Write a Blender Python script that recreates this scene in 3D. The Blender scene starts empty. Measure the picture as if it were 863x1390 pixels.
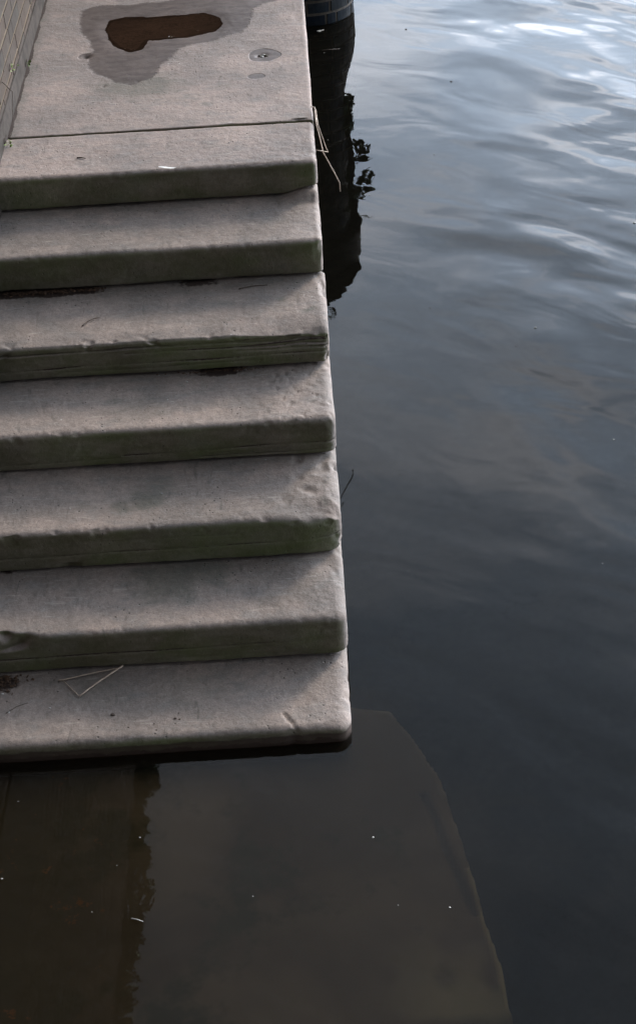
import bpy, bmesh, math, random
from mathutils import Vector, noise
random.seed(7)
C = bpy.context.scene.collection
R = math.radians
SUN_EL, SUN_AZ = R(25), R(41)          # azimuth clockwise from +Y

# ------------------------------------------------------------------ helpers
def tag(o, label=None, cat=None, group=None, kind=None):
    if label: o['label'] = label
    if cat: o['category'] = cat
    if group: o['group'] = group
    if kind: o['kind'] = kind
    return o

def empty(name, loc):
    o = bpy.data.objects.new(name, None); C.objects.link(o); o.location = loc
    o.empty_display_size = .1
    return o

def mesh_obj(name, verts, faces, mats, loc=(0, 0, 0), parent=None, smooth=True, midx=None, marks=None, tone=None):
    """verts in world space; the object's origin goes to loc (world)"""
    L = Vector(loc)
    me = bpy.data.meshes.new(name)
    me.from_pydata([(v[0]-L.x, v[1]-L.y, v[2]-L.z) for v in verts], [], faces)
    if not isinstance(mats, (list, tuple)): mats = [mats]
    for m in mats: me.materials.append(m)
    if smooth: me.polygons.foreach_set('use_smooth', [True]*len(me.polygons))
    if midx: me.polygons.foreach_set('material_index', midx)
    if marks:
        a = me.attributes.new('marks', 'FLOAT_COLOR', 'POINT')
        a.data.foreach_set('color', [c for m in marks for c in m])
    if tone:
        a = me.attributes.new('tone', 'FLOAT', 'POINT')
        a.data.foreach_set('value', tone)
    me.update()
    o = bpy.data.objects.new(name, me); C.objects.link(o)
    if parent:
        o.parent = parent
        o.location = L - parent.location
    else:
        o.location = L
    return o

def N(x, y, z, s, off=0.0): return noise.noise(Vector((x*s+off, y*s+off*.7, z*s-off)))
def ss(a, b, x):
    t = max(0., min(1., (x-a)/(b-a))) if a != b else float(x > a)
    return t*t*(3-2*t)
def gauss(d2, r): return math.exp(-d2/(r*r))

def poly_sd(px, py, poly):
    """signed distance (positive inside)"""
    d = 1e9; inside = False; n = len(poly); j = n-1
    for i in range(n):
        x1, y1 = poly[i]; x2, y2 = poly[j]
        ex, ey = x2-x1, y2-y1
        t = max(0, min(1, ((px-x1)*ex+(py-y1)*ey)/(ex*ex+ey*ey)))
        dx, dy = px-x1-ex*t, py-y1-ey*t
        d = min(d, dx*dx+dy*dy)
        if (y1 > py) != (y2 > py) and px < (x2-x1)*(py-y1)/(y2-y1)+x1: inside = not inside
        j = i
    d = math.sqrt(d)
    return d if inside else -d

# ------------------------------------------------------------------ materials
class NB:
    def __init__(s, name):
        s.m = bpy.data.materials.new(name); s.m.use_nodes = True
        s.t = s.m.node_tree; s.t.nodes.clear()
        s.out = s.n('ShaderNodeOutputMaterial')
    def n(s, typ, **kw):
        nd = s.t.nodes.new(typ)
        for k, v in kw.items():
            if k.startswith('i_'):
                key = k[2:]
                key = int(key) if key.isdigit() else key.replace('_', ' ')
                nd.inputs[key].default_value = v
            else: setattr(nd, k, v)
        return nd
    def l(s, a, b): s.t.links.new(a, b)
    def math(s, op, a, b=None, c=None, clamp=False):
        nd = s.n('ShaderNodeMath', operation=op, use_clamp=clamp)
        for i, v in enumerate((a, b, c)):
            if v is None: continue
            if isinstance(v, (int, float)): nd.inputs[i].default_value = v
            else: s.l(v, nd.inputs[i])
        return nd.outputs[0]
    def noise(s, vec, scale, detail=4, rough=.55, dist=0.):
        nd = s.n('ShaderNodeTexNoise'); nd.inputs['Scale'].default_value = scale
        nd.inputs['Detail'].default_value = detail; nd.inputs['Roughness'].default_value = rough
        nd.inputs['Distortion'].default_value = dist
        if vec is not None: s.l(vec, nd.inputs['Vector'])
        return nd.outputs['Fac']
    def ramp(s, f, a, b, smooth=True):
        nd = s.n('ShaderNodeMapRange', interpolation_type='SMOOTHSTEP' if smooth else 'LINEAR')
        nd.inputs['From Min'].default_value = a; nd.inputs['From Max'].default_value = b
        s.l(f, nd.inputs['Value'])
        return nd.outputs['Result']
    def mix(s, f, a, b, blend='MIX'):
        nd = s.n('ShaderNodeMix', data_type='RGBA', blend_type=blend)
        for i, v in ((0, f), (6, a), (7, b)):
            if isinstance(v, (int, float)): nd.inputs[i].default_value = v
            elif isinstance(v, tuple): nd.inputs[i].default_value = v+(1,) if len(v) == 3 else v
            else: s.l(v, nd.inputs[i])
        return nd.outputs[2]
    def pos(s): return s.n('ShaderNodeNewGeometry').outputs['Position']
    def mapv(s, vec, scale=(1, 1, 1), rot=(0, 0, 0), loc=(0, 0, 0)):
        nd = s.n('ShaderNodeMapping'); nd.inputs['Scale'].default_value = scale
        nd.inputs['Rotation'].default_value = rot; nd.inputs['Location'].default_value = loc
        s.l(vec, nd.inputs['Vector']); return nd.outputs[0]
    def bsdf(s, col, rough=.8, bump=None, strength=1., dist=.01, spec=.4, **kw):
        p = s.n('ShaderNodeBsdfPrincipled')
        if isinstance(col, tuple): p.inputs['Base Color'].default_value = col+(1,)
        else: s.l(col, p.inputs['Base Color'])
        if isinstance(rough, (int, float)): p.inputs['Roughness'].default_value = rough
        else: s.l(rough, p.inputs['Roughness'])
        p.inputs['Specular IOR Level'].default_value = spec
        if bump is not None:
            b = s.n('ShaderNodeBump'); b.inputs['Strength'].default_value = strength
            b.inputs['Distance'].default_value = dist
            s.l(bump, b.inputs['Height']); s.l(b.outputs[0], p.inputs['Normal'])
        s.l(p.outputs[0], s.out.inputs['Surface'])
        return p

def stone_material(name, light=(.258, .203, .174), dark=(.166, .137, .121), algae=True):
    b = NB(name); P = b.pos()
    big = b.noise(P, 1.7, 5, .6)
    med = b.noise(b.mapv(P, (1, 2.2, 1)), 9, 6, .65, .4)
    grain = b.noise(P, 210, 3, .7)
    fine = b.noise(P, 55, 4, .7)
    col = b.mix(b.ramp(big, .36, .64), dark, light)
    col = b.mix(b.math('MULTIPLY', b.ramp(med, .46, .68), .5), col, (.16, .15, .14))
    col = b.mix(b.math('MULTIPLY', b.ramp(b.noise(b.mapv(P, loc=(7, 3, 1)), 5, 4), .5, .7), .35), col, (.31, .24, .20))
    # mineral grain
    g = b.math('ADD', b.math('MULTIPLY', b.ramp(grain, .3, .7, False), .42), .78)
    gg = b.math('ADD', b.math('MULTIPLY', b.ramp(fine, .3, .7, False), .34), .83)
    cc = b.n('ShaderNodeCombineColor')
    for i in range(3): b.l(b.math('MULTIPLY', g, gg), cc.inputs[i])
    col = b.mix(1., col, cc.outputs[0], 'MULTIPLY')
    # dark pits and specks
    vo = b.n('ShaderNodeTexVoronoi', feature='F1'); vo.inputs['Scale'].default_value = 34
    vo.inputs['Randomness'].default_value = 1.; b.l(P, vo.inputs['Vector'])
    pm = b.math('MULTIPLY', b.math('SUBTRACT', 1., b.ramp(vo.outputs['Distance'], .06, .16)),
                b.ramp(b.noise(P, 6, 3), .48, .60))
    col = b.mix(b.math('MULTIPLY', pm, .8), col, (.05, .045, .04))
    # pale lichen flecks
    vo2 = b.n('ShaderNodeTexVoronoi', feature='F1'); vo2.inputs['Scale'].default_value = 21
    b.l(b.mapv(P, loc=(3, 9, 4)), vo2.inputs['Vector'])
    lm = b.math('MULTIPLY', b.math('SUBTRACT', 1., b.ramp(vo2.outputs['Distance'], .04, .10)),
                b.ramp(b.noise(b.mapv(P, loc=(5, 1, 2)), 3, 3), .58, .66))
    col = b.mix(b.math('MULTIPLY', lm, .7), col, (.5, .49, .46))
    scr = b.noise(b.mapv(P, (5, 42, 5), rot=(0, 0, R(17))), 1.6, 3, .6, .8)
    col = b.mix(b.math('MULTIPLY', b.ramp(scr, .60, .70), .35), col, (.36, .32, .28))
    scr2 = b.noise(b.mapv(P, (30, 7, 7), rot=(0, 0, R(33)), loc=(2, 5, 1)), 1.3, 3, .6, .6)
    col = b.mix(b.math('MULTIPLY', b.ramp(scr2, .62, .72), .45), col, (.075, .068, .058))
    at = b.n('ShaderNodeAttribute', attribute_name='marks')
    sp = b.n('ShaderNodeSeparateColor'); b.l(at.outputs['Color'], sp.inputs[0])
    edge = b.math('MULTIPLY', b.math('SUBTRACT', fine, .5), .55)
    wet = b.ramp(b.math('ADD', sp.outputs[0], edge), .30, .62)
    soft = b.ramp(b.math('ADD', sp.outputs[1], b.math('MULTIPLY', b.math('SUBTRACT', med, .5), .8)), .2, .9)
    dirt = b.ramp(b.math('ADD', sp.outputs[2], b.math('MULTIPLY', b.math('SUBTRACT', b.noise(P, 60, 4), .5), .8)), .35, .6)
    paint = b.ramp(b.math('ADD', at.outputs['Alpha'], edge), .55, .75)
    if algae:
        nr = b.n('ShaderNodeSeparateXYZ'); b.l(b.n('ShaderNodeNewGeometry').outputs['Normal'], nr.inputs[0])
        face = b.ramp(b.math('MULTIPLY', nr.outputs[1], -1.), .45, .97)
        an = b.noise(b.mapv(P, (1.2, 1, 3)), 4, 6, .7)
        am = b.math('MULTIPLY', face, b.math('ADD', b.math('MULTIPLY', b.ramp(an, .3, .7), .35), .60), clamp=True)
        acol = b.mix(b.ramp(b.noise(P, 2.2, 3), .4, .6), (.060, .056, .025), (.070, .082, .026))
        acol = b.mix(b.math('MULTIPLY', b.ramp(b.noise(P, 90, 4, .8), .55, .75), .5), acol, (.13, .125, .08))
        col = b.mix(am, col, acol)
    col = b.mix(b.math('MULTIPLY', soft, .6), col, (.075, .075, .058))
    col = b.mix(b.math('MULTIPLY', b.math('MULTIPLY', wet, b.math('ADD', b.math('MULTIPLY', b.ramp(med, .4, .62), .2), .78)), .93), col, (.042, .027, .021))
    col = b.mix(dirt, col, (.035, .022, .016))
    col = b.mix(paint, col, (.72, .72, .69))
    rough = b.math('SUBTRACT', b.math('ADD', .74, b.math('MULTIPLY', med, .25)), b.math('MULTIPLY', wet, .28))
    h = b.math('ADD', b.math('MULTIPLY', grain, .35), b.math('MULTIPLY', fine, .9))
    h = b.math('ADD', h, b.math('MULTIPLY', b.noise(P, 24, 5, .65), 1.6))
    h = b.math('SUBTRACT', h, b.math('MULTIPLY', pm, 1.6))
    h = b.math('MULTIPLY', h, b.math('SUBTRACT', 1., b.math('MULTIPLY', wet, .75)))
    b.bsdf(col, rough, h, .7, .0028)
    return b.m

def brick_material(name, c1, c2, c3, spec=.12):
    b = NB(name); P = b.pos()
    at = b.n('ShaderNodeAttribute', attribute_name='tone')
    t = at.outputs['Fac']
    col = b.mix(b.ramp(t, .2, .6, False), c1, c2)
    col = b.mix(b.ramp(t, .7, 1., False), col, c3)
    n1 = b.noise(P, 24, 6, .7)
    cc = b.n('ShaderNodeCombineColor')
    v = b.math('ADD', b.math('MULTIPLY', n1, .9), .55)
    for i in range(3): b.l(v, cc.inputs[i])
    col = b.mix(1., col, cc.outputs[0], 'MULTIPLY')
    col = b.mix(b.math('MULTIPLY', b.ramp(b.noise(P, 5, 5), .5, .7), .35), col, (.07, .065, .055))
    b.bsdf(col, .85, b.math('ADD', n1, b.math('MULTIPLY', b.noise(P, 150, 2), .4)), .8, .003, spec)
    return b.m

def simple_mat(name, c1, c2, scale=20, rough=.8, bump=.003, spec=.3):
    b = NB(name); P = b.pos()
    n1 = b.noise(P, scale, 5, .65)
    b.bsdf(b.mix(b.ramp(n1, .35, .65), c1, c2), rough, n1, .8, bump, spec)
    return b.m

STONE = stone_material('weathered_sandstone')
STONE_DARK = stone_material('darker_sandstone', (.232, .189, .162), (.145, .123, .108))  # same sandstone in a darker tone, for every step below the top one
BLUE_BRICK = brick_material('blue_engineering_brick', (.007, .010, .015), (.012, .016, .021), (.022, .025, .027))
BROWN_BRICK = brick_material('brown_brick', (.060, .045, .035), (.045, .038, .032), (.074, .054, .042))
MORTAR_PALE = simple_mat('pale_mortar', (.095, .073, .050), (.13, .10, .07), 40, .9, .003, .1)
MORTAR_DARK = simple_mat('dark_mortar', (.055, .046, .036), (.085, .070, .055), 40)
COPING = simple_mat('coping_stone', (.07, .068, .06), (.12, .11, .10), 12)
MUD = simple_mat('river_mud', (.02, .018, .012), (.04, .035, .022), 6)
EARTH = simple_mat('earth', (.05, .045, .03), (.09, .075, .05), 8)
PIER_STONE = simple_mat('dark_coping_stone', (.018, .017, .014), (.035, .032, .028), 12, .9, .003, .1)  # one even dark tone for the copings and the sloped cap
BASE_STONE = simple_mat('damp_base_stone', (.035, .034, .024), (.08, .072, .055), 7, .9, .01, .2)
PLINTH = simple_mat('plinth_stone', (.036, .031, .026), (.060, .050, .043), 14, .9, .003, .1)
TWIG = simple_mat('dry_reed', (.33, .25, .19), (.45, .36, .28), 60, .6, .001)
TWIG_DARK = simple_mat('dark_twig', (.06, .045, .035), (.10, .075, .06), 60, .7, .001)
LEAF = simple_mat('ivy_leaf', (.035, .06, .018), (.07, .10, .03), 30, .55, .001)
LEAF_YOUNG = simple_mat('young_leaf', (.14, .22, .05), (.22, .28, .08), 30, .55, .001)
LITTER = simple_mat('leaf_litter', (.035, .022, .014), (.09, .05, .028), 80, .7, .002)
FLECK = simple_mat('pale_fleck', (.30, .29, .27), (.45, .44, .40), 80, .6, .001)
PEBBLE = simple_mat('grey_pebble', (.25, .24, .22), (.42, .41, .38), 80, .6, .001)
def slab_material():
    b = NB('silted_slab'); P = b.pos()
    big = b.noise(P, 1.5, 3, .5, .3); n2 = b.noise(P, 4, 4, .6)
    col = b.mix(b.ramp(big, .40, .62), (.108, .080, .056), (.185, .147, .108))
    col = b.mix(b.ramp(b.math('ADD', n2, b.math('MULTIPLY', b.math('SUBTRACT', big, .5), .5)), .5, .66), col, (.075, .068, .038))
    # orange iron and leaf colour toward the wall
    sx = b.n('ShaderNodeSeparateXYZ'); b.l(P, sx.inputs[0])
    om = b.math('MULTIPLY', b.ramp(b.noise(b.mapv(P, loc=(2, 8, 0)), 14, 5, .7), .60, .72), .8)
    lefty = b.math('SUBTRACT', 1., b.ramp(sx.outputs[0], -1.05, -.5))
    col = b.mix(b.math('MULTIPLY', lefty, .75), col, (.062, .054, .020))
    om = b.math('MULTIPLY', om, b.math('SUBTRACT', 1., b.ramp(sx.outputs[0], -1.0, -.55)))
    col = b.mix(om, col, (.30, .12, .03))
    at = b.n('ShaderNodeAttribute', attribute_name='marks')
    sp = b.n('ShaderNodeSeparateColor'); b.l(at.outputs['Color'], sp.inputs[0])
    col = b.mix(sp.outputs[2], col, (.02, .018, .012))
    col = b.mix(at.outputs['Alpha'], col, (.52, .50, .36))
    b.bsdf(col, .85, n2, .8, .006)
    return b.m
SILT = slab_material()

def water_material():
    b = NB('river_water'); P = b.pos()
    warp = b.mapv(P, rot=(0, 0, R(36)))
    # broad lazy undulation, crests drawn out along one direction
    w1 = b.noise(b.mapv(warp, (.7, 1.35, 1)), 1.0, 2, .45, .5)
    w2 = b.noise(b.mapv(warp, (1.25, 2.6, 1), loc=(3, 1, 0)), 1.2, 2, .5, .8)
    w3 = b.noise(b.mapv(P, (6, 14, 1), rot=(0, 0, R(20))), 1.0, 2, .5, .6)
    sx = b.n('ShaderNodeSeparateXYZ'); b.l(P, sx.inputs[0])
    far = b.ramp(sx.outputs[1], 2.2, 8.)
    patch = b.ramp(b.noise(b.mapv(P, (1, 1, 1), loc=(4, 4, 4)), .9, 3, .5), .42, .66)
    open_ = b.ramp(sx.outputs[0], .35, 1.3)
    a2 = b.math('ADD', .0016, b.math('MULTIPLY', b.math('MULTIPLY', b.math('MULTIPLY', far, open_), patch), .0060))
    a3 = b.math('ADD', .00006, b.math('MULTIPLY', b.math('MULTIPLY', patch, b.math('ADD', far, .1)), .00016))
    a1 = b.math('ADD', .005, b.math('MULTIPLY', b.math('ADD', .4, far), b.math('MULTIPLY', open_, .020)))
    h = b.math('ADD', b.math('MULTIPLY', w1, a1), b.math('MULTIPLY', w2, a2))
    h = b.math('ADD', h, b.math('MULTIPLY', w3, a3))
    bp = b.n('ShaderNodeBump'); bp.inputs['Strength'].default_value = 1; bp.inputs['Distance'].default_value = 1.
    b.l(h, bp.inputs['Height'])
    fr = b.n('ShaderNodeFresnel'); fr.inputs['IOR'].default_value = 1.33; b.l(bp.outputs[0], fr.inputs['Normal'])
    gl = b.n('ShaderNodeBsdfGlossy'); gl.inputs['Roughness'].default_value = .012; b.l(bp.outputs[0], gl.inputs['Normal'])
    tr = b.n('ShaderNodeBsdfTransparent'); tr.inputs[0].default_value = (.86, .80, .68, 1)
    mx = b.n('ShaderNodeMixShader'); b.l(fr.outputs[0], mx.inputs[0]); b.l(tr.outputs[0], mx.inputs[1]); b.l(gl.outputs[0], mx.inputs[2])
    df = b.n('ShaderNodeBsdfDiffuse'); df.inputs[0].default_value = (.30, .27, .20, 1)   # suspended silt
    mk = b.n('ShaderNodeMixShader'); mk.inputs[0].default_value = .010
    b.l(tr.outputs[0], mk.inputs[1]); b.l(df.outputs[0], mk.inputs[2]); b.l(mk.outputs[0], mx.inputs[1])
    b.l(mx.outputs[0], b.out.inputs['Surface'])
    va = b.n('ShaderNodeVolumeAbsorption'); va.inputs['Color'].default_value = (.54, .44, .30, 1); va.inputs['Density'].default_value = 4.2
    b.l(va.outputs[0], b.out.inputs['Volume'])
    return b.m
WATER = water_material()
def puddle_material():
    b = NB('puddle_water'); P = b.pos()
    h = b.noise(b.mapv(P, (6, 40, 1)), 1., 2)
    bp = b.n('ShaderNodeBump'); bp.inputs['Distance'].default_value = .0004; b.l(h, bp.inputs['Height'])
    fr = b.n('ShaderNodeFresnel'); fr.inputs['IOR'].default_value = 1.33; b.l(bp.outputs[0], fr.inputs['Normal'])
    gl = b.n('ShaderNodeBsdfGlossy'); gl.inputs['Roughness'].default_value = .01; b.l(bp.outputs[0], gl.inputs['Normal'])
    tr = b.n('ShaderNodeBsdfTransparent'); tr.inputs[0].default_value = (.86, .68, .54, 1)
    mx = b.n('ShaderNodeMixShader'); b.l(fr.outputs[0], mx.inputs[0]); b.l(tr.outputs[0], mx.inputs[1]); b.l(gl.outputs[0], mx.inputs[2])
    b.l(mx.outputs[0], b.out.inputs['Surface'])
    return b.m
PUDDLE = puddle_material()

# ------------------------------------------------------------------ rounded stone block
def axis(a, b, step, r=0.0, fine=.004):
    """samples from a to b, denser within r of each end"""
    out = []
    def seg(p, q, s):
        n = max(1, int(round((q-p)/s)))
        return [p+(q-p)*i/n for i in range(n)]
    if r: out = seg(a, a+r, fine)+seg(a+r, b-r, step)+seg(b-r, b, fine)+[b]
    else: out = seg(a, b, step)+[b]
    return out

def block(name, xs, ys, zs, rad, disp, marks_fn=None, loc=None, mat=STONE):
    nx, ny, nz = len(xs)-1, len(ys)-1, len(zs)-1
    x0, x1, y0, y1, z0, z1 = xs[0], xs[-1], ys[0], ys[-1], zs[0], zs[-1]
    idx = {}; V = []; F = []; M = []
    def vid(i, j, k):
        key = (i, j, k)
        if key in idx: return idx[key]
        p = Vector((xs[i], ys[j], zs[k]))
        rx, ry, rz = rad(p)
        q = Vector((max(x0+.004, min(x1-rx, p.x)), max(y0+ry, min(y1-.004, p.y)),
                    max(z0+rz[0], min(z1-rz[1], p.z))))
        rzz = rz[0] if p.z < q.z else rz[1]
        d = p-q
        rr = Vector((rx if d.x > 0 else .004, ry if d.y < 0 else .004, rzz))
        e = Vector((d.x/rr.x, d.y/rr.y, d.z/rr.z))
        if e.length > 1e-9:
            e.normalize(); s = Vector((e.x*rr.x, e.y*rr.y, e.z*rr.z)); n = Vector((e.x/rr.x, e.y/rr.y, e.z/rr.z)).normalized()
        else: s = Vector((0, 0, 0)); n = Vector((0, 0, 1))
        P = disp(q+s, n)
        idx[key] = len(V); V.append(P)
        M.append(marks_fn(P, n) if marks_fn else (0, 0, 0, 0))
        return idx[key]
    for i in range(nx):
        for j in range(ny):
            F.append((vid(i, j, nz), vid(i+1, j, nz), vid(i+1, j+1, nz), vid(i, j+1, nz)))
            F.append((vid(i, j, 0), vid(i, j+1, 0), vid(i+1, j+1, 0), vid(i+1, j, 0)))
    for i in range(nx):
        for k in range(nz):
            F.append((vid(i, 0, k), vid(i+1, 0, k), vid(i+1, 0, k+1), vid(i, 0, k+1)))
            F.append((vid(i, ny, k), vid(i, ny, k+1), vid(i+1, ny, k+1), vid(i+1, ny, k)))
    for j in range(ny):
        for k in range(nz):
            F.append((vid(nx, j, k), vid(nx, j+1, k), vid(nx, j+1, k+1), vid(nx, j, k+1)))
            F.append((vid(0, j, k), vid(0, j, k+1), vid(0, j+1, k+1), vid(0, j+1, k)))
    loc = loc or ((x0+x1)/2, (y0+y1)/2, z0)
    return mesh_obj(name, V, F, mat, loc, marks=M)

# ------------------------------------------------------------------ the flight of steps
XL = -1.312
STEPS = [  # top z, front y, right x, bottom z
    (1.090, 6.070, .078, .938), (.935, 5.660, .077, .773), (.770, 5.228, .079, .611), (.608, 4.848, .078, .441),
    (.438, 4.459, .075, .260), (.257, 4.098, .072, .079), (.076, 3.738, .067, -.085)]
LABELS = [
    'top stone step with a white paint scrape on its edge, joined to the landing',
    'second stone step down, smooth tread with a thin raised ledge at its right end',
    'third step down, with a crumbling nosing and a riser split into thin layers',
    'fourth step down, pitted at its right end with long cracks low in the riser',
    'fifth step down, with dark damp spots on the tread and a worn away right corner',
    'sixth step down, large damp patch on its tread and a broken notch at left',
    'lowest stone step, its front edge just above the water, with a twig triangle on it']

# per-step riser grooves: (height fraction, slope, depth, x start, x end)
GROOVES = {2: [(.80, .010, .008, -1.3, .08), (.62, .008, .006, -.75, .08), (.50, .006, .005, -.3, .08), (.33, .012, .006, -1.3, .08), (.20, .006, .003, -1.0, -.2)],
           3: [(.30, .012, .007, -.75, .08), (.10, .010, .008, -.45, .08), (.22, .006, .003, -1.3, -.5)],
           4: [(.38, .012, .005, -1.3, .08), (.70, .005, .002, -.9, -.3)],
           5: [(.42, .012, .005, -1.3, .08), (.16, .004, .002, -1.0, -.2)],
           1: [(.06, .0, .004, -.7, -.1)], 0: []}

def make_disp(i, zt, yf, xr, zb):
    H = zt-zb
    rough_edge = {0: .25, 1: .3, 2: 1.5, 3: .6, 4: .8, 5: .3, 6: .2}[i]
    gr = GROOVES.get(i, [])
    def disp(p, n):
        x, y, z = p
        # slow wander of each face
        low = N(x, y, z, 2.3, i*5.1)*.0045+N(x, y, z, 9, i*3.3)*.0018
        fine = N(x, y, z, 34, i)*.0009+N(x, y, z, 80, i)*.0004
        d = low+fine
        front = max(0., -n.y); top = max(0., n.z); side = max(0., n.x)
        edge = 1-min(1., abs((y-yf)+(z-zt))*0+max(abs(y-yf), 0)/.055) if z > zt-.06 else 0
        edge = max(0., edge)*(1-ss(.0, .07, zt-z))
        nz = N(x, y*.5, z*.5, 13, 20+i)+.5*N(x, y, z, 31, 9+i)
        chip = ss(.26, .42, nz)*.0042*rough_edge*edge+max(0., nz-.30)*.010*rough_edge*edge
        d -= chip
        # chipped right corner line
        ce = (1-ss(0, .05, abs(xr-x)))
        nc = N(x, y, z, 15, 40+i)
        d -= ce*max(0., nc-.15)*.022*(1.6 if i in (2, 4) else 1)
        for (hf, sl, dep, xa, xb) in gr:
            if front > .3 and xa < x < xb:
                zc = zb+H*hf+sl*(x+.6)+N(x, 0, hf*7, 4, i)*.006
                w = gauss((z-zc)**2, .0038)
                lv = .55+.9*N(x, hf*9, 0, 5, i+3)
                d -= 1.6*dep*max(0., lv)*w*min(1, front*1.4)
                if i == 2 and z > zc: d -= .0016*front     # each layer set back a hair
        px, py, pz = x+n.x*d, y+n.y*d, z+n.z*d
        # rougher bottom arris
        if z < zb+.02 and front > .1: pz += (.004+.006*max(0, N(x, 1, 1, 11, i)))*(1-ss(0, .02, z-zb))
        # treads hollowed slightly by feet
        if top > .2: pz -= .006*gauss((x+.55)**2, .45)*ss(yf+.0, yf+.12, y)*0.6
        if i == 0:
            lift = zb+.040*ss(-.135, .06, x)**1.2
            if y < yf+.16 and pz < lift: pz = lift+N(x, y, z, 40)*.002
        if i == 1 and top > .3:
            pz += .034*ss(-.125, .055, x)*ss(5.975, 6.05, y)
        if i == 2:
            w = ss(-.34, -.10, x)*(1-ss(0, .15, y-yf))*ss(zb+.05, zt-.03, z)
            w2 = .6+.8*N(x, y, 0, 6, 3)
            pz -= .030*w*max(0, w2)
            py += .010*w*front
            # rubbed, uneven front arris all along
            e2 = (1-ss(0, .09, y-yf))*ss(zt-.07, zt-.01, z)
            pz -= e2*(.008+.016*max(0, N(x, 3, 0, 3.1, 2)))
            px -= .018*ss(zb, zb+.05, zt-.02-z+zb)*0
        if i == 3:
            # dimpled right end
            v = max(0., N(x, y, 0, 38, 1)-.2)*.008*ss(-.35, -.1, x)*top
            pz -= v
            if xr-x < .05: px -= .008*front*max(0, N(x, y, z*4, 9))
        if i == 4:
            c = ss(-.17, .03, x)*(1-ss(0, .13, y-yf))
            pz -= .026*c*ss(zb+.06, zt, z)*(1+.5*N(x, y, 0, 20))
            py += .02*ss(-.06, .07, x)*front
            pz -= max(0., N(x, y, 0, 19, 5))*.012*ss(-.22, 0, x)*top*ss(yf-.02, yf+.06, y)
            # chipped bottom left
            if z < zb+.03 and abs(x+.96) < .05: py += .018*(1-abs(x+.96)/.05)*front
        if i == 5:
            c = gauss((x+1.16)**2, .085)*(1-ss(0, .05, y-yf))*ss(zt-.075, zt-.035, z)
            cut = c*(.5+.8*N(x, z*2, 0, 14, 4))
            py += .045*max(0, cut); pz -= .018*max(0, cut)
            c2 = gauss((x-.03)**2+(y-4.40)**2, .05)*top
            pz -= .010*c2
        if i == 6:
            e = abs(x+.125+(y-yf)*.55)
            if y < yf+.085 and z > zt-.05: pz -= .006*gauss((e+.006*N(x, y, 0, 40))**2, .006)
            c2 = gauss((x+.14)**2, .02)*(1-ss(0, .02, y-yf))
            py += .006*c2
        return Vector((px, py, pz))
    return disp

def make_marks(i, zt, yf, xr, zb):
    blobs = {0: [(-.83, 6.2, .10, .25), (-.3, 6.24, .06, .3)],
             1: [(-.9, 5.86, .2, .4), (-.3, 5.9, .12, .3)],
             2: [(-.35, 5.50, .10, .45), (0.0, 5.40, .05, .8), (-.7, 5.58, .2, .4), (-.1, 5.48, .03, .8)],
             3: [(-.7, 5.0, .2, .5), (-.2, 5.14, .12, .35), (-.45, 5.16, .16, .35)],
             4: [(-.66, 4.63, .075, 1.1), (-.75, 4.60, .05, .8), (-.60, 4.70, .12, .6), (-.82, 4.66, .05, .5), (.01, 4.57, .035, .6), (-.9, 4.62, .05, .6)],
             5: [(-.58, 4.36, .17, 1.0), (-.45, 4.42, .14, .8), (-.62, 4.27, .10, .7), (-.25, 4.4, .08, .4)],
             6: [(-.5, 3.98, .22, .55), (-.85, 4.0, .16, .5), (-.1, 4.05, .08, .4)]}[i]
    def f(P, n):
        x, y, z = P
        soft = 0.
        if n.z > .3:
            for bx, by, br, bs in blobs:
                w = N(x, y, 0, 12, i)*.04
                soft = max(soft, bs*gauss((x-bx+w)**2+((y-by)*1.1-w)**2, br))
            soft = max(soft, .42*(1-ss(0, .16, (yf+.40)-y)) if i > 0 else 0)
        wet = dirt = paint = 0.
        if n.y < -.3:
            for (hf, sl, dep, xa, xb) in GROOVES.get(i, []):
                if xa < x < xb:
                    zc = zb+(zt-zb)*hf+sl*(x+.6)+N(x, 0, hf*7, 4, i)*.006
                    dirt = max(dirt, min(1, dep*170)*max(0, .55+.9*N(x, hf*9, 0, 5, i+3))*gauss((z-zc)**2, .0034))
        if i == 6:
            wet = .95*(1-ss(.028, .058, z+.012*N(x, 1, 0, 9)))
            dirt = .75*(1-ss(.005, .040, z+.014*N(x, 1, 0, 12)))
            dirt = max(dirt, .8*gauss((x+1.20)**2+((y-4.05)*1.6)**2, .085))
        if i == 2:
            dirt = max(dirt, .9*ss(-.80, -.95, x)*ss(5.60, 5.64, y+.02*N(x, 0, 0, 8)))
            dirt = max(dirt, .7*gauss((x+.45)**2, .12)*ss(5.61, 5.65, y))
        if i == 3:
            dirt = max(dirt, .75*gauss((x+.37)**2, .13)*ss(5.18, 5.215, y+.01*N(x, 0, 0, 9)))
        if i == 5:
            dirt = max(dirt, .6*gauss((x+1.2)**2, .05)*ss(4.44, 4.46, y))
        if i == 0 and n.z > .2:
            paint = 1.1*gauss(((x+.565)/.058)**2*.0001+(y-(6.103-.18*(x+.56)+.003*math.sin(x*60)))**2, .0095)*ss(.075, .045, abs(x+.565))
        return (wet, soft, dirt, paint)
    return f

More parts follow.
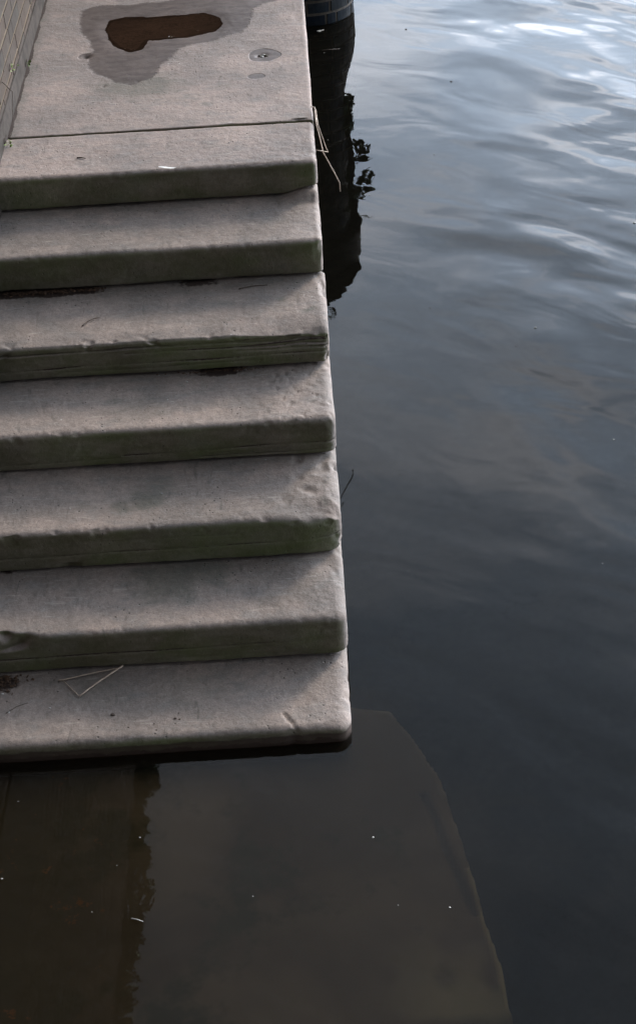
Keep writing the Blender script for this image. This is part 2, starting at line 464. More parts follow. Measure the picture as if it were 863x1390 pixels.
for i, (zt, yf, xr, zb) in enumerate(STEPS):
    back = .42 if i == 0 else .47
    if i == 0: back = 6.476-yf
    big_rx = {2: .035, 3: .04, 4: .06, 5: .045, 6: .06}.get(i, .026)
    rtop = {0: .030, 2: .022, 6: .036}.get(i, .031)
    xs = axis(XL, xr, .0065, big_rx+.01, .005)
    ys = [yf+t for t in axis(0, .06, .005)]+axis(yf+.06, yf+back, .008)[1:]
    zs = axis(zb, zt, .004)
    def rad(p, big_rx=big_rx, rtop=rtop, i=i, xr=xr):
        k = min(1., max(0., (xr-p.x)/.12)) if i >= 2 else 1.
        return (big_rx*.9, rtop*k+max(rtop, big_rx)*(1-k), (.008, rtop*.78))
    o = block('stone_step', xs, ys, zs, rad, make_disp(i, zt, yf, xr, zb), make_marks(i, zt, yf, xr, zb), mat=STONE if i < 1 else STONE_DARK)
    tag(o, LABELS[i], 'step', 'stone steps going down into the river')

# ------------------------------------------------------------------ landing slabs
PUD = [(-.962, 7.70), (-.930, 7.825), (-.853, 7.849), (-.737, 7.83), (-.585, 7.846), (-.432, 7.862), (-.354, 7.788), (-.338, 7.686), (-.37, 7.593), (-.537, 7.542), (-.722, 7.533), (-.754, 7.425), (-.797, 7.404), (-.866, 7.461), (-.918, 7.564)]
STAIN = [(-1.102, 7.981), (-1.021, 8.041), (-.824, 8.02), (-.63, 8.06), (-.435, 8.12), (-.24, 8.14), (.0, 8.12), (-.04, 7.99), (-.13, 7.92), (-.182, 7.862), (-.213, 7.686), (-.258, 7.537), (-.387, 7.462), (-.551, 7.393), (-.601, 7.273), (-.651, 7.173), (-.66, 7.12), (-.70, 7.03), (-.76, 6.98), (-.85, 7.03), (-.96, 7.13), (-1.0, 7.288), (-.994, 7.443), (-1.069, 7.674)]
def land_disp(p, n):
    x, y, z = p
    d = N(x, y, z, 1.9)*.003+N(x, y, z, 9)*.001+N(x, y, z, 40)*.0006
    if abs(.0785-x) < .06: d += N(x, y, z, 6, 3)*.0025
    px, py, pz = x+n.x*d, y+n.y*d, z+n.z*d
    if n.z > .5:
        sd = poly_sd(x, y, PUD) if (-1.1 < x < -.2 and 7.2 < y < 8.) else -1
        pz -= .006*ss(-.05, .05, sd)
        for hx, hy, hr, hd in ((-1.017, 7.364, .020, .012), (-.142, 7.248, .022, .010), (-.165, 7.24, .012, .006), (-.155, 8.02, .05, .006), (-.9, 6.99, .008, .006), (-.74, 7.02, .008, .004)):
            pz -= hd*gauss((x-hx)**2+(y-hy)**2, hr)
    if y < 6.50:   # nibbled joint
        py += .004*max(0, N(x, 0, 0, 18, 2))+.012*gauss((x-.012)**2, .03)+.004*gauss((x+.3)**2, .05)
        if n.z > .3: pz -= .004*gauss((x-.012)**2, .03)
    return Vector((px, py, pz))
def land_marks(P, n):
    x, y, z = P
    if n.z < .3: return (0, 0, 0, 0)
    wet = 0.
    if 6.7 < y < 8.3:
        sd = poly_sd(x, y, STAIN)+N(x, y, 0, 7, 4)*.022+N(x, y, 0, 22, 4)*.008
        wet = ss(-.05, .04, sd+.010*N(x, y, 0, 45))*(.78+.22*ss(.0, .10, sd))
    wet = max(wet, ss(1.15, .85, math.hypot((x+.137)/.078, (y-7.245)/.075)+.15*N(x, y, 0, 14)))
    wet = max(wet, .75*ss(1.2, .8, math.hypot((x+.176)/.044, (y-6.997)/.034)))
    wet = max(wet, .9*ss(1.2, .8, math.hypot((x+1.017)/.040, (y-7.364)/.038)))
    soft = 1.1*gauss(((x+.74)/1.5)**2+(y-6.97)**2, .15)+.35*gauss((x+.45)**2+((y-6.78)*2)**2, .2)
    soft = max(soft, .5*gauss((x+.33)**2+((y-6.9)*1.5)**2, .07), .5*gauss((x+.42)**2+((y-6.72)*1.5)**2, .06))
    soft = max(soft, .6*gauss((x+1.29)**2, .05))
    dirt = .9*gauss((x+1.017)**2+(y-7.364)**2, .02)+.8*gauss((x+.142)**2+(y-7.248)**2, .018)
    for q in ((-.9, 6.99), (-.74, 7.02), (-.15, 6.38), (-1.07, 7.9)): dirt = max(dirt, .8*gauss((x-q[0])**2+(y-q[1])**2, .010))
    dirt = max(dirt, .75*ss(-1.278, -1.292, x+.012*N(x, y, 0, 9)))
    # mud under the puddle
    sd = poly_sd(x, y, PUD) if (-1.1 < x < -.2 and 7.2 < y < 8.) else -1
    wet *= 1-.55*ss(-.004, .02, sd)
    return (wet, soft, dirt, 0)
xs = axis(XL, .0785, .008, .03, .005); ys = axis(6.484, 8.75, .009, .02, .005); zs = axis(.90, 1.091, .012, .02, .005)
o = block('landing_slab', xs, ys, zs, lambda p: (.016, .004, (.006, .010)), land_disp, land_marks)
tag(o, 'broad stone landing slab behind the top step, holding a brown puddle in a dark wet stain', 'landing')
xs = axis(XL, .079, .04, .02, .01); ys = axis(8.758, 10.31, .04); zs = axis(.90, 1.088, .03, .02, .01)
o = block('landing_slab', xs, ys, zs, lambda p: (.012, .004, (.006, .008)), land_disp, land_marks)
tag(o, 'far landing slab running back from the puddle slab to the bridge wall', 'landing')

# rubble core that carries the steps
core_v = []; core_f = []
prof = [(3.80, -1.45), (3.80, -.09), (4.16, -.09), (4.16, .07), (4.52, .07), (4.52, .25), (4.91, .25), (4.91, .43), (5.29, .43), (5.29, .60), (5.72, .60), (5.72, .765), (6.13, .765), (6.13, .895), (10.31, .895), (10.31, -1.45)]
for x in (XL, .045):
    for y, z in prof: core_v.append((x, y, z))
n = len(prof)
core_f = [tuple(range(n-1, -1, -1)), tuple(range(n, 2*n))]+[(k, (k+1) % n, (k+1) % n+n, k+n) for k in range(n)]
o = mesh_obj('stair_base', core_v, core_f, BASE_STONE, (-.6, 5, -1.45), smooth=False)
tag(o, 'dark masonry base that carries the flight of steps up out of the river', 'masonry')

# puddle (a thin sheet of water lying in the hollow)
def smooth_poly(p, it=2):
    for _ in range(it):
        q = []
        for i in range(len(p)):
            a, b = Vector(p[i]), Vector(p[(i+1) % len(p)])
            q += [tuple(a*.75+b*.25), tuple(a*.25+b*.75)]
        p = q
    return p
def land_z(x, y):
    return land_disp(Vector((x, y, 1.091)), Vector((0, 0, 1))).z
pp = smooth_poly(PUD, 3)
g = .02; pv = {}; V = []; F = []
zp = sum(land_z(x, y) for x, y in pp)/len(pp)+.0004
cx, cy = -.65, 7.68
def pvid(i, j):
    if (i, j) not in pv:
        x, y = -1.05+i*g, 7.3+j*g
        pv[(i, j)] = len(V); V.append((x, y, zp))
    return pv[(i, j)]
for i in range(40):
    for j in range(34):
        x, y = -1.05+(i+.5)*g, 7.3+(j+.5)*g
        if poly_sd(x, y, pp) > -.035: F.append((pvid(i, j), pvid(i+1, j), pvid(i+1, j+1), pvid(i, j+1)))
o = mesh_obj('puddle', V, F, PUDDLE, (-.65, 7.6, zp))
tag(o, 'shallow brown rain puddle lying in the wet stain on the landing', 'puddle')

# ------------------------------------------------------------------ brick walls
def make_path(pts):
    acc = [0.]
    for a, b in zip(pts, pts[1:]): acc.append(acc[-1]+math.dist(a, b))
    def ev(s):
        s = max(0., min(acc[-1]-1e-6, s))
        for k in range(len(acc)-1):
            if s <= acc[k+1]: break
        t = (s-acc[k])/(acc[k+1]-acc[k])
        a, b = Vector(pts[k]), Vector(pts[k+1])
        def nrm(i):
            p = Vector(pts[max(0, i-1)]); q = Vector(pts[min(len(pts)-1, i+1)]); d = (q-p).normalized()
            return Vector((d.y, -d.x))
        if acc[k+1]-acc[k] > .4: d = (b-a).normalized(); nn = Vector((d.y, -d.x))
        else: nn = nrm(k).lerp(nrm(k+1), t).normalized()
        return a.lerp(b, t), nn
    return ev, acc[-1], acc
def brickwork(name, pts, z0, z1, course, blen, mats, parent, shift=lambda z, s: 0., mort=.011, proud=.005, first=None, off=0., seed=1, step=.06, jitter=.0015, hj=0.):
    rnd = random.Random(seed)
    ev, L, acc = make_path(pts)
    V = []; F = []; MI = []; T = []
    def P(s, z, o):
        p, nn = ev(s); o = o-shift(z, s)
        return (p.x+nn.x*o, p.y+nn.y*o, z)
    # mortar sheet
    ss_ = sorted(set([round(k*.05, 4) for k in range(int(L/.05)+1)]+[L])); nzr = max(1, int((z1-z0)/.05))
    zz = [z0+(z1-z0)*k/nzr for k in range(nzr+1)]
    for z in zz:
        for s in ss_: V.append(P(s, z, off)); T.append(0)
    ns = len(ss_)
    for k in range(nzr):
        for i in range(ns-1):
            a = k*ns+i; F.append((a, a+1, a+1+ns, a+ns)); MI.append(1)
    z = z0; row = 0
    while z < z1-.02:
        ch = (first if (row == 0 and first) else course)
        zt = min(z1, z+ch)
        s = -(rnd.random()*blen if row % 2 else rnd.random()*blen*.5)
        while s < L:
            bl = blen*(.5 if rnd.random() < .3 else 1)*rnd.uniform(.93, 1.07)
            a, b_ = max(0, s+mort/2), min(L, s+bl-mort/2)
            s += bl
            if b_-a < .03: continue
            za, zb_ = z+mort/2+rnd.uniform(-jitter, jitter), zt-mort/2+rnd.uniform(-jitter, jitter)
            a += hj; b_ -= hj; m = max(1, int((b_-a)/step)); base = len(V); tn = rnd.random()
            pr = proud+rnd.uniform(-.0015, .0015); ch_ = .003
            cols = [a+(b_-a)*t/m for t in range(m+1)]
            for t, sc in enumerate(cols):
                si = sc+(ch_ if t == 0 else (-ch_ if t == m else 0))
                V.extend([P(sc, za, off-.01), P(si, za+ch_, off+pr), P(si, zb_-ch_, off+pr), P(sc, zb_, off-.01)]); T.extend([tn]*4)
            for t in range(m):
                A = base+4*t; B = A+4
                F += [(A, B, B+1, A+1), (A+1, B+1, B+2, A+2), (A+2, B+2, B+3, A+3)]; MI += [0]*3
            E_ = base+4*m
            F += [(base, base+1, base+2, base+3), (E_, E_+3, E_+2, E_+1)]; MI += [0, 0]
        z = zt; row += 1
    p0 = pts[0]
    return mesh_obj(name, V, F, mats, (p0[0], p0[1], z0), parent, smooth=False, midx=MI, tone=T)

def prism(name, outline, z0, z1, mat, parent=None, bev=.012, wob=.0):
    """solid with a given plan outline, edges softened"""
    bm = bmesh.new()
    lo = [bm.verts.new((x, y, z0)) for x, y in outline]; hi = [bm.verts.new((x, y, z1)) for x, y in outline]
    bm.faces.new(list(reversed(lo))); bm.faces.new(hi)
    n = len(outline)
    for i in range(n): bm.faces.new((lo[i], lo[(i+1) % n], hi[(i+1) % n], hi[i]))
    bmesh.ops.recalc_face_normals(bm, faces=bm.faces)
    if bev: bmesh.ops.bevel(bm, geom=[e for e in bm.edges if e.calc_face_angle(0) > .6], offset=bev, segments=2, profile=.6, affect='EDGES')
    V = [tuple(v.co) for v in bm.verts]; F = [tuple(v.index for v in f.verts) for f in bm.faces]
    bm.free()
    cx = sum(p[0] for p in outline)/n; cy = sum(p[1] for p in outline)/n
    return mesh_obj(name, V, F, mat, (cx, cy, z0), parent, smooth=False)

# left wall: face looks +X at x = XL, runs along Y
w = empty('brick_wall', (XL-.2, 4, -1.45))
tag(w, 'tall brown brick wall with pale mortar lines along the left of the landing', 'wall')
WTOP = 3.42
brickwork('brick_face', [(XL, -3.0), (XL, 10.33)], 1.095-.085*30, WTOP, .0865, .225, [BROWN_BRICK, MORTAR_PALE], w, seed=4, first=.0865, mort=.012, proud=.004, hj=-.0048)
prism('plinth', [(XL-.01, -3.0), (XL+.012, -3.0), (XL+.012, 10.33), (XL-.01, 10.33)], .6, 1.092+.100, PLINTH, w, bev=.006)
prism('wall_core', [(XL-.02, -3.0), (XL-.02, 10.33), (XL-.40, 10.33), (XL-.40, -3.0)], -1.45, WTOP-.002, COPING, w, bev=0)
prism('coping', [(XL+.01, -3.02), (XL+.01, 10.30), (XL-.43, 10.30), (XL-.43, -3.02)], WTOP, WTOP+.07, PIER_STONE, w, bev=.012)

# bridge pier beyond the landing
arc = [(.15+.30*math.sin(R(a)), 10.64-.30*math.cos(R(a))) for a in range(0, 91, 9)]
pier = empty('bridge_pier', (0, 10.9, -1.45))
tag(pier, 'rounded bridge pier of blue black bricks rising from the water beyond the landing', 'pier')
def narrow(z, s):
    return .095*ss(.18, .70, z)*ss(.9, 1.25, s)
brickwork('brick_face', [(-1.29, 10.34)]+arc+[(.45, 13.5)], -.985, 1.72, .0885, .17, [BLUE_BRICK, MORTAR_DARK], pier, shift=narrow, mort=.014, proud=.005, seed=12, step=.03)
prism('pier_core', [(-1.29, 10.46), (.10, 10.46), (.27, 10.66), (.27, 13.5), (-1.29, 13.5)], -1.45, 1.72, COPING, pier, bev=0)
def off_arc(e, r=.30): return [(.13+(r+e)*math.sin(R(a)), 10.64-(r+e)*math.cos(R(a))) for a in range(0, 91, 9)]
prism('coping', [(-1.29, 10.30)]+off_arc(.02)+[(.45, 13.5), (-1.29, 13.5)], 1.722, 1.97, PIER_STONE, pier, bev=.02)
# ramped weathering above the coping
V = [(.43, 10.36, 1.972), (.43, 13.5, 1.972), (.16, 10.34, 2.30), (.16, 13.5, 2.30), (-.25, 10.34, 1.972), (-.25, 13.5, 1.972), (-.25, 10.34, 2.30), (-.25, 13.5, 2.30)]
F = [(0, 1, 3, 2), (2, 3, 7, 6), (0, 2, 6, 4), (1, 5, 7, 3), (4, 5, 1, 0), (4, 6, 7, 5)]
mesh_obj('sloped_cap', V, F, PIER_STONE, (.1, 10.3, 1.97), pier, smooth=False)
brickwork('parapet', [(-1.29, 10.37), (-.25, 10.37)], 1.975, 3.6, .0865, .225, [BROWN_BRICK, MORTAR_PALE], pier, seed=9)
prism('parapet_core', [(-1.29, 10.385), (-.25, 10.385), (-.25, 10.8), (-1.29, 10.8)], 1.975, 3.6, COPING, pier, bev=0)

# ------------------------------------------------------------------ ground, riverbed, water
def sheet(name, x0, x1, y0, y1, z, mat, n=1):
    V = [(x0+(x1-x0)*i/n, y0+(y1-y0)*j/n, z) for j in range(n+1) for i in range(n+1)]
    F = [(j*(n+1)+i, j*(n+1)+i+1, (j+1)*(n+1)+i+1, (j+1)*(n+1)+i) for j in range(n) for i in range(n)]
    return mesh_obj(name, V, F, mat, (0, 0, z))
tag(sheet('riverbed', -400, 400, -400, 400, -1.45, MUD), kind='structure')
tag(prism('ground', [(-400, -400), (XL-.41, -400), (XL-.41, 400), (-400, 400)], -1.4, 3.0, EARTH, bev=0), kind='structure')
WX0 = XL-.03
V = [(x, y, z) for z in (-1.55, 0.) for x, y in ((WX0, -400), (400, -400), (400, 400), (WX0, 400))]
F = [(3, 2, 1, 0), (4, 5, 6, 7), (0, 1, 5, 4), (1, 2, 6, 5), (2, 3, 7, 6), (3, 0, 4, 7)]
tag(mesh_obj('water', V, F, WATER, (0, 0, 0), smooth=False), kind='structure')

# submerged apron slab
AP = [(-1.29, 4.02), (.074, 4.012), (.222, 4.005), (.30, 3.87), (.375, 3.712), (.412, 3.50), (.44, 3.27), (.470, 3.062), (.492, 2.894), (.515, 2.4), (.46, 1.4), (.44, .4), (-1.29, .4)]
def ap_grid():
    V = []; F = []; M = []; idx = {}
    gx, gy = .0115, .0115
    nx, ny = int(1.84/gx), int(3.7/gy)
    for j in range(ny+1):
        for i in range(nx+1):
            x, y = XL+.005+i*gx, .35+j*gy
            sd = poly_sd(x, y, AP)+N(x, y, 0, 6)*.008+N(x, y, 0, 22)*.0025
            if x < -1.2: sd = max(sd, .3) if y < 3.95 else sd
            z = -.105+N(x, y, 0, 3)*.008+N(x, y, 0, 14)*.004-.07*ss(.0, .46, x)-.30*(1-ss(-.03, .010, sd))-.9*(1-ss(-.10, -.02, sd))
            # crack running down near the right side
            cxl = .305+(3.62-y)*.24+N(0, y, 0, 7)*.012 if 3.1 < y < 3.62 else 9
            cr = gauss((x-cxl)**2, .014)
            z -= .02*cr
            V.append((x, y, z))
            pale = .75*gauss((sd-.008)**2, .014)*ss(.0, .35, N(x, y, 0, 9, 2)+.25)*(1 if y < 3.3 else .25)
            pale = max(pale, .5*ss(.45, .0, math.hypot((x-.38)*1.2, (y-2.75)))*ss(-.2, .3, N(x, y, 0, 7)))
            M.append((0, 0, .8*cr, max(0, pale)))
    for j in range(ny):
        for i in range(nx):
            a = j*(nx+1)+i; F.append((a, a+1, a+nx+2, a+nx+1))
    return V, F, M
V, F, M = ap_grid()
o = mesh_obj('submerged_slab', V, F, SILT, (-.4, 2.5, -.4), marks=M)
tag(o, 'silty stone slab lying just under the water in front of the lowest step', 'stone slab')

# ------------------------------------------------------------------ twigs, reeds, litter
def tube(pts, r0, r1, sides=6):
    V = []; F = []; n = len(pts); pts = [Vector(p) for p in pts]
    for k, p in enumerate(pts):
        d = (pts[min(n-1, k+1)]-pts[max(0, k-1)]).normalized()
        a = d.cross(Vector((0, 0, 1)) if abs(d.z) < .9 else Vector((1, 0, 0))).normalized(); b = d.cross(a)
        r = r0+(r1-r0)*k/(n-1)
        for s in range(sides):
            t = 2*math.pi*s/sides; V.append(p+a*math.cos(t)*r+b*math.sin(t)*r)
        if k:
            for s in range(sides):
                q = (k-1)*sides; F.append((q+s, q+(s+1) % sides, q+sides+(s+1) % sides, q+sides+s))
    F.append(tuple(range(sides-1, -1, -1))); F.append(tuple(range((n-1)*sides, n*sides)))
    return V, F
def densify(pts, wob=.002, step=.02, seed=0):
    rnd = random.Random(seed); out = []
    for a, b in zip(pts, pts[1:]):
        a, b = Vector(a), Vector(b); m = max(2, int((b-a).length/step))
        for k in range(m):
            p = a.lerp(b, k/m)
            if k: p += Vector((rnd.uniform(-wob, wob), rnd.uniform(-wob, wob), rnd.uniform(-wob, wob)*.5))
            out.append(p)
    out.append(Vector(pts[-1])); return out
def tubes_obj(name, runs, mat, loc):
    V = []; F = []
    for pts, r0, r1 in runs:
        v, f = tube(pts, r0, r1); b = len(V); V += v; F += [tuple(q+b for q in ff) for ff in f]
    return mesh_obj(name, V, F, mat, loc)

t = tubes_obj('dry_twig', [
    (densify([(-.990, 4.047, .083), (-.976, 4.047, .083), (-.88, 4.066, .087), (-.775, 4.083, .090)], .0012), .0026, .0018),
    (densify([(-.755, 4.092, .094), (-.83, 4.030, .090), (-.907, 3.959, .083)], .001), .0034, .0026),
    (densify([(-.907, 3.959, .083), (-.945, 4.010, .082), (-.972, 4.044, .082)], .001), .0018, .0014)], TWIG, (-.88, 4.03, .078))
tag(t, 'pale dry twig bent into a thin triangle lying on the lowest step', 'twig')
t = tubes_obj('dry_reed', [
    (densify([(.070, 6.60, 1.100), (.086, 6.587, 1.102), (.091, 6.555, 1.104), (.095, 6.425, 1.095), (.127, 6.348, 1.01), (.134, 6.335, 1.0), (.083, 6.30, 1.03)], .0006), .0024, .0018),
    (densify([(.085, 6.58, 1.10), (.089, 6.448, 1.085), (.112, 6.354, .99), (.179, 6.347, .84), (.180, 6.340, .80)], .0008), .0028, .0030)], TWIG, (.08, 6.5, 1.09))
tag(t, 'broken dry reed stems hanging over the right edge of the landing above the water', 'reed')
def curve_twig(pts, r, mat, label, z):
    o = tubes_obj('small_twig', [(densify(pts, .0006, .01), r, r*.6)], mat, (pts[0][0], pts[0][1], z))
    tag(o, label, 'twig', 'small dark twigs on the stone')
curve_twig([(-.965, 6.240, 1.0925), (-.945, 6.238, 1.093), (-.925, 6.226, 1.0925)], .003, TWIG_DARK, 'tiny dark twig lying on the left of the top step', 1.09)
curve_twig([(-.916, 5.370, .770), (-.895, 5.40, .772), (-.87, 5.42, .772), (-.845, 5.424, .771)], .0024, TWIG_DARK, 'small curved dark twig on the third step, left of its middle', .77)
curve_twig([(-.28, 5.585, .771), (-.22, 5.60, .772), (-.16, 5.603, .771)], .003, TWIG_DARK, 'straight dark twig at the back of the third step, towards its right end', .77)
curve_twig([(-1.165, 3.90, .079), (-1.13, 3.93, .08), (-1.09, 3.945, .079)], .0015, TWIG_DARK, 'hair thin dark twig at the left end of the lowest step', .078)

def flakes(name, n, region, z, mat, label, cat, kind, size=(.006, .02), seed=3, loc=None):
    rnd = random.Random(seed); V = []; F = []
    for k in range(n):
        x, y = region(rnd)
        s = rnd.uniform(*size); a = rnd.uniform(0, 6.28); asp = rnd.uniform(.3, .8)
        b = len(V); zz = z+rnd.uniform(.001, .007)
        for u, v, h in ((-1, 0, 0), (-.3, -1, .002), (.6, -.8, .001), (1, 0, .004), (.5, .9, .001), (-.4, .8, .003)):
            V.append((x+s*(u*math.cos(a)-v*asp*math.sin(a)), y+s*(u*math.sin(a)+v*asp*math.cos(a)), zz+h*rnd.uniform(.3, 1.5)))
        V.append((x, y, zz+.004))
        for q in range(6): F.append((b+q, b+(q+1) % 6, b+6))
    o = mesh_obj(name, V, F, mat, loc or V[0]); tag(o, label, cat, kind=kind); return o
flakes('leaf_litter', 150, lambda r: (r.uniform(-1.27, -.84), 5.655-abs(r.gauss(0, .014))), .770, LITTER, 'dark rotted leaf litter in the back corner of the third step', 'litter', 'stuff', (.004, .010))
flakes('leaf_litter', 130, lambda r: (-1.2+r.gauss(0, .045), 4.088-abs(r.gauss(0, .035))), .077, LITTER, 'dark rotted leaf litter at the back left of the lowest step', 'litter', 'stuff', (.004, .010), 5)
flakes('leaf_litter', 70, lambda r: (-.38+r.gauss(0, .09), 5.222-abs(r.gauss(0, .006))), .608, LITTER, 'thin line of leaf litter under the riser on the fourth step', 'litter', 'stuff', (.003, .007), 6)

# pebbles: low irregular stones
def pebble(name, x, y, z, s, mat, seed):
    bm = bmesh.new(); bmesh.ops.create_icosphere(bm, subdivisions=2, radius=1)
    for v in bm.verts:
        k = 1+.35*noise.noise(v.co*1.3+Vector((seed, seed, 0)))
        v.co = Vector((v.co.x*k*1.2, v.co.y*k*.9, v.co.z*k*.55))*s
    V = [(v.co.x+x, v.co.y+y, v.co.z+z+s*.35) for v in bm.verts]; F = [tuple(v.index for v in f.verts) for f in bm.faces]; bm.free()
    return mesh_obj(name, V, F, mat, (x, y, z))
rnd = random.Random(21)
for k, (x, y) in enumerate([(-.160, 7.255), (-.148, 7.236), (-.128, 7.250), (-.139, 7.262), (-.118, 7.240)]):
    tag(pebble('pebble', x, y, 1.084, rnd.uniform(.005, .009), PEBBLE if k % 2 else EARTH, k), 'tiny pebble lodged in the small wet hollow near the landing edge', 'pebble', 'pebbles in the hollow near the landing edge')
for k, (x, y) in enumerate([(-.60, 7.556), (-.615, 7.562), (-.59, 7.566), (-.47, 7.625), (-.39, 7.61), (-.38, 7.70), (-.80, 7.43), (-.83, 7.445), (-.78, 7.43)]):
    tag(pebble('grit', x, y, 1.0835, rnd.uniform(.003, .0065), FLECK, k+9), 'pale bit of grit on the near rim of the brown puddle', 'grit', 'pale grit around the puddle')
STEPFLECK = [(-.60, 4.66, .438), (-.945, 4.60, .438), (-.20, 4.835, .437), (-.065, 4.825, .437), (-1.19, 4.0, .077), (-1.01, 3.915, .077), (-1.155, 3.905, .077), (-.50, 5.16, .607), (-1.13, 4.43, .256), (-.95, 5.2, .6), (-.3, 6.3, 1.09)]
for k, (x, y, z) in enumerate(STEPFLECK):
    tag(pebble('grit', x, y, z, rnd.uniform(.0022, .004), FLECK, k+30), 'speck of white grit lying on one of the stone treads', 'grit', 'white specks of grit on the treads')
DROP = [(-.78, 3.865), (-.545, 3.855), (-.556, 3.83), (-.54, 3.825), (-.63, 3.81), (-.90, 3.85), (-.86, 3.782), (-.83, 3.782), (-.76, 3.79), (-.72, 3.80), (-.62, 3.78)]
for k, (x, y) in enumerate(DROP):
    tag(pebble('mud_speck', x, y, .0735, rnd.uniform(.0022, .0048) if k else .0075, TWIG_DARK, k+60), 'dark speck of mud dropped on the lowest step', 'mud speck', 'dark mud specks on the lowest step')

# floating flecks on the river
def unproj(px, py, h=4.09):
    f = 2100; a = math.atan(1634/f); ca, sa = math.cos(a), math.sin(a); k = .061; q = math.hypot(1, k)
    dx, dy = px-431.5, py-650; u = (dx-k*dy)/q; v = (dy+k*dx)/q
    d = f*h/ca/(v+1634); return u*d/f, (d-h*sa)/ca
FL = [(551, 40, .012, 1), (612, 111, .012, 1), (589, 210, .008, 0), (742, 267, .006, 0), (501, 265, .006, 0), (860, 303, .012, 0), (583, 350, .006, 0),
      (583, 418, .006, 1), (726, 445, .010, 0), (832, 597, .009, 0), (817, 765, .005, 0), (506, 1137, .008, 0), (190, 1137, .005, 0), (610, 1232, .007, 0),
      (343, 1217, .004, 0), (125, 1238, .004, 0), (700, 470, .006, 1), (540, 1229, .003, 0), (159, 1175, .004, 0), (25, 1088, .004, 0), (3, 1193, .007, 0), (445, 190, .006, 0), (451, 68, .01, 1), (440, 72, .008, 0), (870-12, 320, .008, 0)]
for k, (px, py, s, dk) in enumerate(FL):
    x, y = unproj(px, py)
    o = pebble('floating_fleck', x, y, 0, s*.45, TWIG_DARK if dk else FLECK, k+90)
    if dk: tag(o, 'small dark bit of debris floating on the open river', 'debris', 'dark bits floating on the river')
    else: tag(o, 'tiny white fleck floating on the river surface', 'fleck', 'white flecks floating on the river')
x, y = unproj(449, 68)
t = tubes_obj('floating_stick', [([(x-.06, y-.005, .003), (x, y, .004), (x+.06, y+.004, .003)], .003, .002)], TWIG_DARK, (x, y, 0))
tag(t, 'thin brown stick floating in the dark reflection below the bridge pier', 'stick')
x, y = unproj(434, 43)
flakes('floating_feather', 3, lambda r: (x+r.uniform(-.02, .02), y+r.uniform(-.005, .005)), .001, FLECK, 'small white feather floating at the foot of the bridge pier', 'feather', None, (.012, .02), 2)
x, y = unproj(186, 1249)
t = tubes_obj('floating_stalk', [([(x-.018, y+.006, .002), (x, y, .004), (x+.02, y-.008, .002)], .0025, .0015)], FLECK, (x, y, 0))
tag(t, 'short pale stalk floating in front of the lowest step', 'stalk')

# ------------------------------------------------------------------ plants
def leaves(spots, seed, size=(.012, .03)):
    rnd = random.Random(seed); V = []; F = []
    for (cx, cy, cz, rx, ry, rz, n) in spots:
        for _ in range(n):
            while True:
                d = Vector((rnd.uniform(-1, 1), rnd.uniform(-1, 1), rnd.uniform(-1, 1)))
                if d.length < 1: break
            p = Vector((cx+d.x*rx, cy+d.y*ry, cz+d.z*rz)); s = rnd.uniform(*size)
            n_ = Vector((rnd.gauss(0, 1), rnd.gauss(0, 1), rnd.gauss(.5, 1))).normalized()
            a = n_.orthogonal().normalized(); c = n_.cross(a); b = len(V)
            for u, v, h in ((-1, 0, 0), (-.3, .6, .15), (.4, .5, .1), (1.1, 0, -.2), (.4, -.5, .1), (-.3, -.6, .15)):
                V.append(p+a*u*s+c*v*s+n_*h*s)
            F += [(b, b+1, b+2, b+3), (b, b+3, b+4, b+5)]
    return V, F
def stems(runs):
    V = []; F = []
    for pts, r0, r1 in runs:
        v, f = tube(pts, r0, r1, 5); b = len(V); V += v; F += [tuple(q+b for q in ff) for ff in f]
    return V, F
def plant(name, loc, spots, runs, seed, label, cat, group=None, size=(.012, .03), mat=LEAF):
    p = empty(name, loc); tag(p, label, cat, group)
    V, F = leaves(spots, seed, size); mesh_obj('foliage', V, F, mat, loc, p, smooth=False)
    if runs:
        for r_ in runs:
            V, F = stems([r_]); mesh_obj('stem', V, F, TWIG_DARK, tuple(V[0]), p)
    return p
rp = random.Random(5)
# on the pier: tufts in the joints and a bushy fern lower down its cap
plant('wall_fern', (.34, 10.6, .72), [(.36, 10.62, .70, .07, .06, .05, 170), (.36, 10.62, .80, .055, .05, .06, 180), (.36, 10.62, .90, .055, .05, .06, 170)], [([(.30, 10.6, .70), (.34, 10.6, .72), (.40, 10.6, .74)], .004, .002)], 1, 'small fern tuft rooted low in the bridge pier brickwork', 'plant', 'plants rooted in the bridge pier')
sp = [(.36+rp.uniform(-.03, .14), 10.62+rp.uniform(-.08, .08), z, .055, .05, .03, 60) for z in [1.05, 1.12, 1.20, 1.27, 1.33, 1.38, 1.40, 1.46, 1.52]]
rn = [([(.31, 10.6, z0), (.38, 10.6, z0+.03), (.50+rp.uniform(-.04, .05), 10.6, z0+rp.uniform(-.05, .08))], .004, .0015) for z0 in (1.02, 1.1, 1.2, 1.28, 1.38, 1.5)]
plant('wall_shrub', (.34, 10.6, 1.2), sp, rn, 2, 'leafy shrub rooted in the upper side of the bridge pier', 'plant', 'plants rooted in the bridge pier', (.01, .022))
plant('wall_weed', (.44, 10.6, 1.64), [(.47, 10.6, 1.66, .06, .04, .03, 34)], [([(.36, 10.6, 1.60), (.42, 10.6, 1.65), (.5, 10.6, 1.64)], .003, .0015)], 3, 'thin weed sprig just under the coping of the bridge pier', 'plant', 'plants rooted in the bridge pier', (.007, .014))
